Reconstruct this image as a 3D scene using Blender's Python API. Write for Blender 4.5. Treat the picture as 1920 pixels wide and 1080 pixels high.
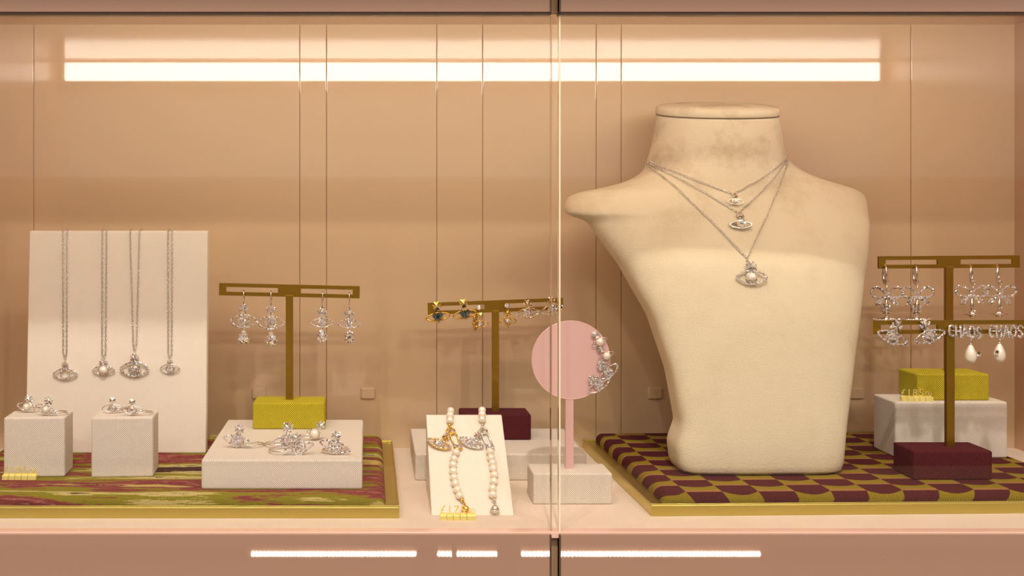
import bpy, bmesh, math, random
from math import pi, sin, cos, sqrt, radians
from mathutils import Vector, Matrix
from mathutils.bvhtree import BVHTree
random.seed(7)
for o in list(bpy.data.objects): bpy.data.objects.remove(o, do_unlink=True)
scene = bpy.context.scene
C = scene.collection

# ------------------------------------------------------------------ camera, light, exposure
# lengths in metres; glass plane near Y=0, shelf deck at Z=0; Y grows into the display case
CAM_Y, CAM_Z, FPX, PX, PY = -0.80, 0.24, 2000.0, 690.0, 390.0
cam = bpy.data.cameras.new('camera'); camo = bpy.data.objects.new('camera', cam); C.objects.link(camo)
camo.location = (0, CAM_Y, CAM_Z); camo.rotation_euler = (pi/2, 0, 0)
cam.sensor_width = 36.0; cam.lens = FPX/1920*36.0
cam.shift_x = (960-PX)/1920; cam.shift_y = -(540-PY)/1920
cam.clip_start = 0.01; cam.clip_end = 50
scene.camera = camo

w = bpy.data.worlds.new('world'); scene.world = w; w.use_nodes = True
bg = w.node_tree.nodes['Background']; bg.inputs[0].default_value = (1.0, 0.90, 0.80, 1); bg.inputs[1].default_value = 0.50

LED_STRENGTH = 13.2
def area(name, loc, target, size, power, col):
    l = bpy.data.lights.new(name, 'AREA'); l.shape = 'DISK'; l.size = size; l.energy = power; l.color = col
    o = bpy.data.objects.new(name, l); C.objects.link(o); o.location = loc
    d = Vector(target)-Vector(loc); o.rotation_euler = d.to_track_quat('-Z', 'Y').to_euler()
    return o
area('downlight_or_fill', (0.02, -1.21, 1.99), (0.2, 0.05, 0.1), 0.075, 24.5, (1.0, 0.97, 0.92))
area('downlight_or_fill', (-0.75, -1.35, 2.18), (-0.1, 0.05, 0.1), 0.075, 8, (1.0, 0.97, 0.92))
for k, (x_, y_, p_) in enumerate([(-1.5, -1.1, 3.5), (-0.25, -1.7, 4), (0.75, -1.5, 4), (1.5, -1.0, 3.5), (0.1, -0.75, 3), (-0.9, -2.3, 5), (1.2, -2.3, 6), (-0.7, -3.2, 15), (0.4, -3.3, 14), (1.6, -3.2, 19)]):  # lamps added for sparkle on the jewellery and fill on the lower back wall
    area('downlight_or_fill', (x_, y_, 2.2), (x_*0.4, 0.1, 0.1), 0.07, p_*0.7, (1.0, 0.95, 0.87))
vs = scene.view_settings
vs.view_transform = 'Standard'; vs.look = 'None'; vs.gamma = 1; vs.exposure = 0.09; vs.use_curve_mapping = False

def sc(Y): return (Y-CAM_Y)/FPX                      # metres per picture pixel at depth Y
def P(px, py, Y): return Vector(((px-PX)*sc(Y), Y, CAM_Z-(py-PY)*sc(Y)))

# ------------------------------------------------------------------ materials
def srgb(r, g, b):
    f = lambda c: (c/255/12.92) if c/255 <= 0.04045 else ((c/255+0.055)/1.055)**2.4
    return (f(r), f(g), f(b), 1)
M = {}
def mat(name, col, rough=0.5, metal=0.0, **kw):
    m = bpy.data.materials.new(name); m.use_nodes = True
    b = m.node_tree.nodes['Principled BSDF']
    b.inputs['Base Color'].default_value = col if len(col) == 4 else (*col, 1)
    b.inputs['Roughness'].default_value = rough; b.inputs['Metallic'].default_value = metal
    for k, v in kw.items(): b.inputs[k].default_value = v
    M[name] = m
    return m, m.node_tree, b
def N(nt, typ, **kw):
    n = nt.nodes.new(typ)
    for k, v in kw.items(): setattr(n, k, v)
    return n
def mth(nt, op, a, b=None, c=None):
    n = N(nt, 'ShaderNodeMath', operation=op)
    for i, x in enumerate((a, b, c)):
        if x is None: continue
        if isinstance(x, (int, float)): n.inputs[i].default_value = x
        else: nt.links.new(x, n.inputs[i])
    return n.outputs[0]
def mixc(nt, f, a, b):
    n = N(nt, 'ShaderNodeMix', data_type='RGBA')
    for s, x in ((n.inputs[0], f), (n.inputs[6], a), (n.inputs[7], b)):
        if isinstance(x, (int, float)): s.default_value = x
        elif isinstance(x, tuple): s.default_value = x
        else: nt.links.new(x, s)
    return n.outputs[2]
def noise(nt, vec, scale, detail=3.0, rough=0.5):
    n = N(nt, 'ShaderNodeTexNoise'); n.inputs['Scale'].default_value = scale
    n.inputs['Detail'].default_value = detail; n.inputs['Roughness'].default_value = rough
    if vec is not None: nt.links.new(vec, n.inputs['Vector'])
    return n.outputs[0]
def ramp(nt, f, stops, interp='LINEAR'):
    n = N(nt, 'ShaderNodeValToRGB'); r = n.color_ramp; r.interpolation = interp
    while len(r.elements) < len(stops): r.elements.new(0.5)
    for e, (p, c) in zip(r.elements, stops): e.position = p; e.color = c
    nt.links.new(f, n.inputs[0])
    return n.outputs[0]
def bump(nt, b, h, dist, strength=1.0):
    n = N(nt, 'ShaderNodeBump'); n.inputs['Strength'].default_value = strength; n.inputs['Distance'].default_value = dist
    nt.links.new(h, n.inputs['Height']); nt.links.new(n.outputs[0], b.inputs['Normal'])
def coords(nt, kind='Object'):
    return N(nt, 'ShaderNodeTexCoord').outputs[kind]
def weave_height(nt, pitch):
    s = N(nt, 'ShaderNodeSeparateXYZ'); nt.links.new(coords(nt, 'UV'), s.inputs[0])
    nz = mth(nt, 'MULTIPLY', noise(nt, coords(nt, 'UV'), 90.0, 2.0), 0.8)
    u = mth(nt, 'SINE', mth(nt, 'ADD', mth(nt, 'MULTIPLY', s.outputs[0], 2*pi/pitch), nz))
    v = mth(nt, 'SINE', mth(nt, 'ADD', mth(nt, 'MULTIPLY', s.outputs[1], 2*pi/pitch), nz))
    return mth(nt, 'MULTIPLY_ADD', mth(nt, 'MULTIPLY', u, v), 0.5, 0.5)
def weave(name, hi, lo, pitch, depth):
    m, nt, b = mat(name, hi, 0.92, **{'Specular IOR Level': 0.15})
    h = weave_height(nt, pitch)
    c = ramp(nt, h, [(0.15, lo), (0.62, hi)])
    n2 = noise(nt, coords(nt, 'UV'), 55.0, 4.0)
    c = mixc(nt, mth(nt, 'MULTIPLY', n2, 0.18), c, tuple(x*0.75 for x in hi[:3])+(1,))
    nt.links.new(c, b.inputs['Base Color']); bump(nt, b, h, depth, 0.8)

# glossy lacquer panels of the case
def lacquer(name, col, rough, grain=0.04, spec=0.5):
    m, nt, b = mat(name, col, rough, **{'Specular IOR Level': spec})
    n1 = noise(nt, coords(nt), 3.0, 4.0)
    c = mixc(nt, mth(nt, 'MULTIPLY', n1, grain*4), col, tuple(x*0.85 for x in col[:3])+(1,))
    nt.links.new(c, b.inputs['Base Color'])
lacquer('wall_lacquer', srgb(216, 186, 150), 0.035, 0.04, 0.85)
lacquer('side_lacquer', srgb(200, 160, 130), 0.22)
lacquer('ceiling_lacquer', srgb(218, 182, 150), 0.11)
lacquer('front_lacquer', srgb(166, 130, 108), 0.015)
lacquer('rail_lacquer', srgb(226, 180, 160), 0.2)
mat('groove', srgb(168, 130, 96), 0.8)
mat('seal', srgb(84, 60, 44), 0.4)
m, nt, b = mat('deck_suede', srgb(226, 188, 158), 0.9, **{'Specular IOR Level': 0.1})
h = noise(nt, coords(nt), 900.0, 3.0); bump(nt, b, h, 0.0004, 0.5)
nt.links.new(mixc(nt, noise(nt, coords(nt), 30.0, 4.0), srgb(224, 206, 186), srgb(212, 192, 170)), b.inputs['Base Color'])

weave('linen_white', srgb(238, 227, 212), srgb(174, 154, 134), 0.0017, 0.00032)
weave('linen_fine', srgb(243, 232, 216), srgb(214, 196, 174), 0.0015, 0.0002)
weave('canvas_chartreuse', srgb(206, 188, 50), srgb(120, 102, 14), 0.0020, 0.0005)
weave('canvas_maroon', srgb(98, 36, 42), srgb(44, 12, 18), 0.0020, 0.0005)

# suede of the bust: brushed patches
m, nt, b = mat('bust_suede', srgb(226, 200, 160), 0.95, **{'Specular IOR Level': 0.1})
co = coords(nt)
big = noise(nt, co, 21.0, 5.0, 0.66)
rub = ramp(nt, big, [(0.47, (0, 0, 0, 1)), (0.68, (1, 1, 1, 1))])
fine = noise(nt, co, 620.0, 2.0)
geo = N(nt, 'ShaderNodeSeparateXYZ'); nt.links.new(co, geo.inputs[0])
up = mth(nt, 'MULTIPLY_ADD', geo.outputs[2], 9.0, -1.6)
upc = N(nt, 'ShaderNodeClamp'); nt.links.new(up, upc.inputs[0])
wear = mth(nt, 'MULTIPLY', rub, mth(nt, 'MULTIPLY_ADD', upc.outputs[0], 0.55, 0.10))
c = mixc(nt, wear, srgb(216, 200, 170), srgb(150, 116, 76))
c = mixc(nt, mth(nt, 'MULTIPLY', fine, 0.22), c, srgb(190, 166, 130))
nt.links.new(c, b.inputs['Base Color']); bump(nt, b, fine, 0.0006, 0.6)
mat('seam', srgb(110, 84, 52), 0.9)

# brushed brass
def brushed(name, col, rough, axis):
    m, nt, b = mat(name, col, rough, 1.0)
    mp = N(nt, 'ShaderNodeMapping'); nt.links.new(coords(nt), mp.inputs[0])
    mp.inputs['Scale'].default_value = axis
    n1 = noise(nt, mp.outputs[0], 1.0, 3.0)
    nt.links.new(mth(nt, 'MULTIPLY_ADD', n1, 0.25, rough-0.12), b.inputs['Roughness'])
    bump(nt, b, n1, 0.0002, 0.25)
brushed('brass_stand', srgb(168, 132, 44), 0.40, (120, 120, 3000))
brushed('brass_tray', srgb(210, 194, 106), 0.34, (60, 900, 2400))
mat('silver', srgb(236, 230, 220), 0.14, 1.0)
mat('gold', srgb(236, 192, 92), 0.16, 1.0)
mat('gold_tag', srgb(255, 236, 140), 0.25, 0.45)
m, nt, b = mat('gem_clear', (0.97, 0.96, 0.96), 0.015, 0.92)
m, nt, b = mat('gem_paleviolet', (0.84, 0.82, 0.90), 0.02, 0.85)
m, nt, b = mat('gem_smoke', (0.78, 0.72, 0.68), 0.02, 0.8)
m, nt, b = mat('gem_green', (0.012, 0.05, 0.052), 0.05, 0.0, **{'Coat Weight': 1.0, 'IOR': 1.8})
m, nt, b = mat('pearl', srgb(240, 226, 204), 0.28, 0.12, **{'Coat Weight': 1.0, 'Coat Roughness': 0.10, 'Coat IOR': 1.7})
mat('pink_acrylic', srgb(216, 172, 164), 0.45)
mat('pink_edge', srgb(232, 184, 172), 0.35)
mat('stitch_pink', srgb(226, 160, 140), 0.8)

# ikat weave of the left tray
m, nt, b = mat('ikat', srgb(150, 120, 60), 0.95, **{'Specular IOR Level': 0.1})
uv = coords(nt, 'UV')
mp = N(nt, 'ShaderNodeMapping'); nt.links.new(uv, mp.inputs[0]); mp.inputs['Scale'].default_value = (5.2, 38.0, 1); mp.inputs['Rotation'].default_value = (0, 0, radians(-2.5)); mp.inputs['Location'].default_value = (1.3, 0.35, 0)
jag = noise(nt, uv, 420.0, 2.0)
base = noise(nt, mp.outputs[0], 1.0, 2.2, 0.55)
mp2 = N(nt, 'ShaderNodeMapping'); nt.links.new(uv, mp2.inputs[0]); mp2.inputs['Scale'].default_value = (70.0, 900.0, 1)
fr2 = noise(nt, mp2.outputs[0], 1.0, 1.0)
f = mth(nt, 'ADD', mth(nt, 'ADD', base, mth(nt, 'MULTIPLY_ADD', fr2, 0.12, -0.06)), mth(nt, 'MULTIPLY_ADD', jag, 0.04, -0.02))
c = ramp(nt, f, [(0.0, srgb(64, 34, 30)), (0.36, srgb(64, 34, 30)), (0.365, srgb(212, 192, 132)), (0.42, srgb(206, 186, 112)), (0.43, srgb(140, 132, 32)), (0.50, srgb(146, 136, 34)),
                 (0.505, srgb(148, 66, 66)), (0.56, srgb(128, 54, 56)), (0.565, srgb(196, 132, 112)), (0.585, srgb(140, 60, 62)), (0.64, srgb(118, 44, 50)), (0.645, srgb(208, 184, 104)), (1.0, srgb(138, 128, 34))])
s2 = N(nt, 'ShaderNodeSeparateXYZ'); nt.links.new(uv, s2.inputs[0])
th = mth(nt, 'MULTIPLY', mth(nt, 'SINE', mth(nt, 'MULTIPLY', s2.outputs[0], 2*pi/0.0016)), mth(nt, 'SINE', mth(nt, 'MULTIPLY', s2.outputs[1], 2*pi/0.0013)))
th = mth(nt, 'MULTIPLY_ADD', th, 0.5, 0.5)
c = mixc(nt, mth(nt, 'MULTIPLY', th, 0.3), c, srgb(70, 44, 28))
nt.links.new(c, b.inputs['Base Color']); bump(nt, b, th, 0.0006, 0.8)

# wavy chequer of the right tray
m, nt, b = mat('chequer', srgb(150, 120, 60), 0.95, **{'Specular IOR Level': 0.1})
uv = coords(nt, 'UV'); s2 = N(nt, 'ShaderNodeSeparateXYZ'); nt.links.new(uv, s2.inputs[0])
CX, CV = 0.0288, 0.0172
u = mth(nt, 'DIVIDE', s2.outputs[0], CX)
v = mth(nt, 'MULTIPLY_ADD', s2.outputs[1], 1/CV, 0.62)
jag = mth(nt, 'MULTIPLY_ADD', noise(nt, uv, 500.0, 1.0), 0.05, -0.025)
fu = mth(nt, 'FRACT', u)
bow = mth(nt, 'MULTIPLY', mth(nt, 'MULTIPLY', fu, mth(nt, 'SUBTRACT', 1.0, fu)), 1.2)
par_u = mth(nt, 'FLOORED_MODULO', mth(nt, 'FLOOR', u), 2.0)
vv = mth(nt, 'ADD', mth(nt, 'ADD', v, par_u), jag)       # odd columns shift by one row
fv = mth(nt, 'FLOORED_MODULO', vv, 2.0)                   # 0..1 olive, 1..2 maroon, bottom edge of maroon bowed
marn = mth(nt, 'GREATER_THAN', fv, mth(nt, 'SUBTRACT', 1.02, bow))
pinkz = mth(nt, 'LESS_THAN', fv, 0.22)
olive = mixc(nt, mth(nt, 'MULTIPLY', pinkz, 0.75), srgb(146, 126, 32), srgb(176, 118, 80))
c = mixc(nt, marn, olive, srgb(84, 30, 36))
twill = mth(nt, 'SINE', mth(nt, 'MULTIPLY', mth(nt, 'ADD', s2.outputs[0], mth(nt, 'MULTIPLY', s2.outputs[1], 0.7)), 2*pi/0.0021))
twill = mth(nt, 'MULTIPLY_ADD', twill, 0.5, 0.5)
c = mixc(nt, mth(nt, 'MULTIPLY', twill, 0.28), c, srgb(58, 34, 14))
nt.links.new(c, b.inputs['Base Color']); bump(nt, b, twill, 0.0006, 0.8)

# thin clear glass: mirror reflection by fresnel over clear transmission
m = bpy.data.materials.new('glass_pane'); m.use_nodes = True; M['glass_pane'] = m; nt = m.node_tree
for n in list(nt.nodes): nt.nodes.remove(n)
out = N(nt, 'ShaderNodeOutputMaterial'); mx = N(nt, 'ShaderNodeMixShader'); tr = N(nt, 'ShaderNodeBsdfTransparent'); gl = N(nt, 'ShaderNodeBsdfGlossy'); fr = N(nt, 'ShaderNodeFresnel')
tr.inputs[0].default_value = (0.99, 0.985, 0.975, 1); gl.inputs['Roughness'].default_value = 0.0; fr.inputs[0].default_value = 1.42
gm = N(nt, 'ShaderNodeNewGeometry'); nt.links.new(mth(nt, 'MULTIPLY_ADD', gm.outputs['Backfacing'], 1/1.42-1.42, 1.42), fr.inputs[0])   # same fresnel on both faces of the pane
nt.links.new(fr.outputs[0], mx.inputs[0]); nt.links.new(tr.outputs[0], mx.inputs[1]); nt.links.new(gl.outputs[0], mx.inputs[2]); nt.links.new(mx.outputs[0], out.inputs[0])
mat('glass_edge', srgb(246, 226, 190), 0.12, 0.0, **{'Coat Weight': 1.0})
mat('glass_edge_dark', srgb(176, 140, 96), 0.12, 0.0, **{'Coat Weight': 1.0})
def emit(name, col, strength):
    m, nt, b = mat(name, col, 0.5); b.inputs['Emission Color'].default_value = (*col[:3], 1); b.inputs['Emission Strength'].default_value = strength
emit('led_diffuser', (1.0, 0.955, 0.86), LED_STRENGTH)
emit('led_bead', (1.0, 0.93, 0.82), 45.0)
mat('counter_lacquer', srgb(190, 150, 128), 0.5); mat('opposite_lacquer', srgb(96, 70, 62), 0.6)

# ------------------------------------------------------------------ helpers
ORG = {}
def tag(o, label=None, cat=None, group=None, kind=None):
    for k, v in (('label', label), ('category', cat), ('group', group), ('kind', kind)):
        if v: o[k] = v
    return o
def thing(name, label, cat, loc=(0, 0, 0), rotz=0.0, group=None, world=False):
    o = bpy.data.objects.new(name, None); C.objects.link(o); o.location = loc; o.rotation_euler = (0, 0, rotz)
    o.empty_display_size = 0.01
    ORG[o.name] = Vector(loc) if world else Vector((0, 0, 0))
    return tag(o, label, cat, group)
def root_org(parent):
    while parent is not None and parent.parent is not None: parent = parent.parent
    return ORG.get(parent.name, Vector((0, 0, 0))) if parent is not None else Vector((0, 0, 0))
def link(name, me, material, parent=None, label=None, kind=None):
    o = bpy.data.objects.new(name, me); C.objects.link(o); me.materials.append(M[material])
    if parent is not None: o.parent = parent
    return tag(o, label, None, None, kind)
class MB:
    def __init__(s): s.v = []; s.f = []; s.sm = []
    def add(s, vs, fs, smooth=False):
        n = len(s.v); s.v += [Vector(v) for v in vs]; s.f += [tuple(i+n for i in f) for f in fs]; s.sm += [smooth]*len(fs)
        return s
    def box(s, c, d, m=None):
        x, y, z = d[0]/2, d[1]/2, d[2]/2
        vs = [Vector((a*x, b*y, e*z)) for a in (-1, 1) for b in (-1, 1) for e in (-1, 1)]
        vs = [(m @ v if m else v)+Vector(c) for v in vs]
        return s.add(vs, [(0, 1, 3, 2), (4, 6, 7, 5), (0, 4, 5, 1), (2, 3, 7, 6), (0, 2, 6, 4), (1, 5, 7, 3)])
    def tube(s, pts, r, n=6, closed=False, cap=True):
        pts = [Vector(p) for p in pts]; k = len(pts); rings = []; up = None
        for i, p in enumerate(pts):
            a = pts[(i-1) % k] if (closed or i > 0) else p; b = pts[(i+1) % k] if (closed or i < k-1) else p
            t = (b-a); t = t.normalized() if t.length > 1e-9 else Vector((0, 0, 1))
            if up is None: up = Vector((0, 1, 0)) if abs(t.y) < 0.9 else Vector((1, 0, 0))
            e1 = (up - t*up.dot(t)); e1 = e1.normalized() if e1.length > 1e-6 else t.orthogonal().normalized()
            e2 = t.cross(e1); up = e1
            rr = r[i] if isinstance(r, (list, tuple)) else r
            rings.append([p+(e1*cos(2*pi*j/n)+e2*sin(2*pi*j/n))*rr for j in range(n)])
        vs = [v for q in rings for v in q]; fs = []
        for i in range(k if closed else k-1):
            a, b = i*n, ((i+1) % k)*n
            for j in range(n): fs.append((a+j, a+(j+1) % n, b+(j+1) % n, b+j))
        if cap and not closed: fs += [tuple(range(n))[::-1], tuple((k-1)*n+j for j in range(n))]
        return s.add(vs, fs, True)
    def ellipsoid(s, c, rx, ry, rz, m=None, nu=14, nv=9, prof=None):
        vs = []; fs = []; c = Vector(c)
        for i in range(nv+1):
            th = pi*i/nv
            for j in range(nu):
                k = prof(cos(th)) if prof else 1.0
                v = Vector((rx*k*sin(th)*cos(2*pi*j/nu), ry*k*sin(th)*sin(2*pi*j/nu), rz*cos(th)))
                vs.append((m @ v if m else v)+c)
        for i in range(nv):
            for j in range(nu): fs.append((i*nu+j, (i+1)*nu+j, (i+1)*nu+(j+1) % nu, i*nu+(j+1) % nu))
        return s.add(vs, fs, True)
    def prism(s, poly, c, m, d0, d1):          # poly in local XZ, extruded along local Y from d0 to d1
        n = len(poly); c = Vector(c)
        vs = [m @ Vector((x, d, z))+c for d in (d0, d1) for x, z in poly]
        fs = [tuple(range(n)), tuple(range(2*n-1, n-1, -1))]+[(i, i+n, (i+1) % n+n, (i+1) % n) for i in range(n)]
        return s.add(vs, fs)
    def cross(s, poly, c, m, d0, d1, rise):    # cross with a raised centre, arms sloping away from it
        n = len(poly); c = Vector(c)
        vs = [m @ Vector((x, d, z))+c for d in (d0, d1) for x, z in poly]+[m @ Vector((0, d0-rise, 0))+c]
        fs = [(2*n, i, (i+1) % n) for i in range(n)]+[tuple(range(2*n-1, n-1, -1))]+[(i, i+n, (i+1) % n+n, (i+1) % n) for i in range(n)]
        return s.add(vs, fs)
    def gem(s, c, r, m, n=6, tilt=0.25):       # faceted stone: table, girdle, point; table faces local -Y
        q = m @ Matrix.Rotation(random.uniform(-tilt, tilt), 3, 'X') @ Matrix.Rotation(random.uniform(-tilt, tilt), 3, 'Z') @ Matrix.Rotation(random.random()*pi, 3, 'Y')
        c = Vector(c); vs = []
        for k, (rr, y) in enumerate(((0.58, -0.42), (1.0, -0.02))):
            for j in range(n):
                a = 2*pi*(j+0.5*k)/n; vs.append(q @ Vector((r*rr*cos(a), r*y, r*rr*sin(a)))+c)
        vs.append(q @ Vector((0, r*0.7, 0))+c)
        fs = [tuple(range(n))]
        for j in range(n):
            k = (j+1) % n
            fs += [(j, n+j, k), (k, n+j, n+k), (n+j, 2*n, n+k)]
        return s.add(vs, fs)
    def build(s, name, material, parent=None, label=None, kind=None):
        org = root_org(parent)
        me = bpy.data.meshes.new(name); me.from_pydata([v-org for v in s.v], [], s.f); me.validate()
        if len(me.polygons) == len(s.sm): me.polygons.foreach_set('use_smooth', s.sm)
        bm = bmesh.new(); bm.from_mesh(me); bmesh.ops.recalc_face_normals(bm, faces=bm.faces[:]); bm.to_mesh(me); bm.free()
        return link(name, me, material, parent, label, kind)
def box_uv(bm):
    L = bm.loops.layers.uv.new('UVMap')
    for f in bm.faces:
        n = f.normal; ax = max(range(3), key=lambda i: abs(n[i]))
        for l in f.loops:
            x, y, z = l.vert.co
            l[L].uv = ((y, z), (x, z), (x, y))[ax]
def rbox(name, x0, x1, y0, y1, z0, z1, bev, material, parent=None, seg=3, label=None, jitter=0.0):
    bm = bmesh.new(); bmesh.ops.create_cube(bm, size=1)
    for v in bm.verts: v.co = Vector((x0+(v.co.x+.5)*(x1-x0), y0+(v.co.y+.5)*(y1-y0), z0+(v.co.z+.5)*(z1-z0)))
    if bev: bmesh.ops.bevel(bm, geom=bm.edges[:], offset=bev, segments=seg, profile=0.5, affect='EDGES', clamp_overlap=True)
    bm.normal_update(); box_uv(bm)
    org = root_org(parent)
    for v in bm.verts: v.co -= org
    me = bpy.data.meshes.new(name); bm.to_mesh(me); bm.free()
    return link(name, me, material, parent, label)
def struct(o): o['kind'] = 'structure'; return o
def empty_struct(name):
    o = bpy.data.objects.new(name, None); C.objects.link(o); o.empty_display_size = 0.01; o['kind'] = 'structure'; return o
I3 = Matrix.Identity(3)
def frame3(roll=0, pitch=0, yaw=0):
    return Matrix.Rotation(yaw, 3, 'Z') @ Matrix.Rotation(pitch, 3, 'X') @ Matrix.Rotation(roll, 3, 'Y')

# ------------------------------------------------------------------ the case
XL, XR, YB, ZC = -0.387, 0.6465, 0.2667, 0.4235
ZF = 0.3845
fl = struct(rbox('floor', XL, XR, -0.002, YB+0.004, -0.02, 0.0, 0, 'deck_suede'))
wb = struct(rbox('wall_back', XL-0.01, XR+0.01, YB+0.0010, YB+0.012, -0.02, ZC+0.02, 0, 'groove'))
js = [-60, 63, 562, 612, 819, 905, 1118, 1165, 1708, 1935]  # the close pair near the middle stands in for a reflection in the front glass
for a, bq in zip(js[:-1], js[1:]):
    xa, xb = (a-PX)*sc(YB)+0.0003, (bq-PX)*sc(YB)-0.0003
    rbox('panel', max(xa, XL-0.005), min(xb, XR+0.005), YB, YB+0.004, -0.001, ZC+0.004, 0.0005, 'wall_lacquer', wb, 2)
for px in (486, 690, 1228, 1606):
    c = P(px, 737, YB)
    rbox('door_stop', c.x-0.0072, c.x+0.0072, YB-0.0024, YB+0.001, c.z-0.0058, c.z+0.0058, 0.0016, 'wall_lacquer', wb, 3)
struct(rbox('wall_left', XL-0.012, XL, -0.012, YB+0.004, -0.02, ZC+0.02, 0, 'side_lacquer'))
struct(rbox('wall_right', XR, XR+0.012, -0.012, YB+0.004, -0.02, ZC+0.02, 0, 'side_lacquer'))
struct(rbox('ceiling', XL, XR, -0.002, YB+0.004, ZC, ZC+0.015, 0, 'ceiling_lacquer'))
XJ0, XJ1 = 0.1352, 0.1408           # joint between the two front leaves
for i, (a, bq) in enumerate(((XL-0.012, XJ0), (XJ1, XR+0.012))):
    t = struct(rbox('trim_%d' % (1+i), a, bq, -0.014, -0.002, ZF, 0.61, 0.0006, 'front_lacquer'))
    rbox('seal', a, bq, -0.0125, -0.003, ZF-0.0016, ZF+0.0002, 0, 'seal', t)
    e0 = bq-0.0013 if i == 0 else a
    rbox('edge_profile', e0, e0+0.0013, -0.0148, -0.003, ZF-0.0006, 0.61, 0.0004, 'seal', t)
    t = struct(rbox('trim_%d' % (3+i), a, bq, -0.014, -0.002, -0.11, -0.0004, 0.0006, 'front_lacquer'))
    rbox('edge_profile', e0, e0+0.0013, -0.0148, -0.003, -0.11, -0.0006, 0.0004, 'seal', t)
    if i == 0:
        rbox('joint_filler', XJ0-0.0005, XJ1+0.0005, -0.008, -0.0035, -0.11, -0.0006, 0, 'groove', t)
        rbox('joint_filler', XJ0-0.0005, XJ1+0.0005, -0.008, -0.0035, ZF, 0.60, 0, 'groove', t)
    g = empty_struct('window_%d' % (1+i))
    gx0, gx1 = (XL, 0.1362) if i == 0 else (0.1416, XR)
    bm = MB().box(((gx0+gx1)/2, -0.007, (ZF-0.0016)/2), (gx1-gx0, 0.006, ZF-0.002))
    bm.build('glass_pane', 'glass_pane', g)
    ex = gx1 if i == 0 else gx0
    MB().box((ex+(-0.0003 if i == 0 else 0.0004), -0.0070, (ZF-0.0016)/2), (0.0005 if i == 0 else 0.0011, 0.0064, ZF-0.002)).build('polished_edge', 'glass_edge_dark' if i == 0 else 'glass_edge', g)
struct(rbox('trim_5', XL, XR, -0.0125, -0.0022, -0.004, 0.0006, 0.0006, 'rail_lacquer'))
struct(rbox('trim_6', XL-0.06, XR+0.06, -0.170, -0.0145, 0.595, 0.66, 0.001, 'front_lacquer'))  # overhang added out of view to keep light off the fascia
ls = thing('light_strip', 'long warm white light strip behind the upper fascia of the case', 'light strip', (0.13, 0.004, 0.41))
rbox('housing', -0.512, 0.511, -0.0058, 0.0012, -0.0125, 0.0125, 0.0006, 'rail_lacquer', ls)
rbox('diffuser', -0.507, 0.506, 0.0008, 0.0045, -0.0118, 0.0105, 0.0015, 'led_diffuser', ls, 3)

# ------------------------------------------------------------------ trays
def roll_pad(name, x0, x1, y0, y1, z0, z1, bev, material, parent):
    bm = bmesh.new(); bmesh.ops.create_cube(bm, size=1)
    for v in bm.verts: v.co = Vector((x0+(v.co.x+.5)*(x1-x0), y0+(v.co.y+.5)*(y1-y0), z0+(v.co.z+.5)*(z1-z0)))
    es = [e for e in bm.edges if max(v.co.z for v in e.verts) > z1-1e-6 or abs(e.verts[0].co.z-e.verts[1].co.z) > 1e-6]
    bmesh.ops.bevel(bm, geom=es, offset=bev, segments=7, profile=0.5, affect='EDGES', clamp_overlap=True)
    bm.normal_update(); L = bm.loops.layers.uv.new('UVMap')
    for f in bm.faces:
        for l in f.loops:
            x, y, z = l.vert.co; d = z1-z
            u = x+(d if x > x1-bev*1.01 else -d if x < x0+bev*1.01 else 0); v = y+(d if y > y1-bev*1.01 else -d if y < y0+bev*1.01 else 0)
            l[L].uv = (u, v)
    me = bpy.data.meshes.new(name); bm.to_mesh(me); bm.free()
    return link(name, me, material, parent)
ZP = 0.0175                                            # top of the tray pads
TW, TD = 0.372, 0.232
def tray(label, fabric, loc, rz, fx):
    t = thing('display_tray', label, 'tray', loc, rz, 'brass rimmed trays')
    rbox('brass_frame', 0, TW, 0, TD, 0, 0.0088, 0.0007, 'brass_tray', t, 2)
    for (a, b_, c_, d_) in ((0, TW, 0, 0.0016), (0, TW, TD-0.0016, TD), (0, 0.0016, 0.0018, TD-0.0018), (TW-0.0016, TW, 0.0018, TD-0.0018)):
        rbox('rim', a, b_, c_, d_, 0.0086, 0.0098, 0.0003, 'brass_tray', t, 2)
    roll_pad('fabric_pad', 0.0105, TW-0.0105, 0.0030, TD-0.004, 0.0087, ZP, 0.0065, fabric, t)
    return t
tray_l = tray('brass framed tray with streaky olive, maroon and cream woven pad', 'ikat', (0.0243-TW, 0.0248, 0), 0, 0)
tray_r = tray('brass framed tray with olive and maroon chequered pad', 'chequer', (0.2205, 0.0300, 0), radians(1.6), 0)
mb = MB()
for k in range(9): mb.box((0.262+k*0.0013, 0.0049, 0.0118+0.0005*(k % 2)), (0.0007, 0.0012, 0.0028))
mb.build('stitching', 'stitch_pink', tray_r, 'pale pink stitched mark')

# ------------------------------------------------------------------ blocks and boards
def block(name, label, x0, x1, y0, y1, z0, h, material='linen_white', rz=0.0, group='linen display blocks', bev=0.0016):
    t = thing(name, label, 'display block', ((x0+x1)/2, (y0+y1)/2, z0), rz, group)
    a, d = (x1-x0)/2, (y1-y0)/2
    o = rbox('linen_cover', -a, a, -d, d, 0, h, bev, material, t, 3)
    rbox('base_board', -a+0.002, a-0.002, -d+0.002, d-0.002, -0.00005, 0.0006, 0, 'linen_fine', t)
    return t
S2 = sc(0.081)
block('display_cube', 'white linen cube carrying two pearl rings, by the £105 price tag', -0.3015, -0.2515, 0.081, 0.112, ZP, 0.0495, rz=radians(3))
block('display_cube', 'white linen cube carrying a clear stone ring and a crowned ring', -0.2292, -0.1785, 0.081, 0.112, ZP, 0.0495, rz=radians(3))
ZL = ZP+0.0236
block('display_block', 'low white linen block under the chartreuse stand and five rings', -0.1318, -0.0045, 0.043, 0.203, ZP, 0.0236)
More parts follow.
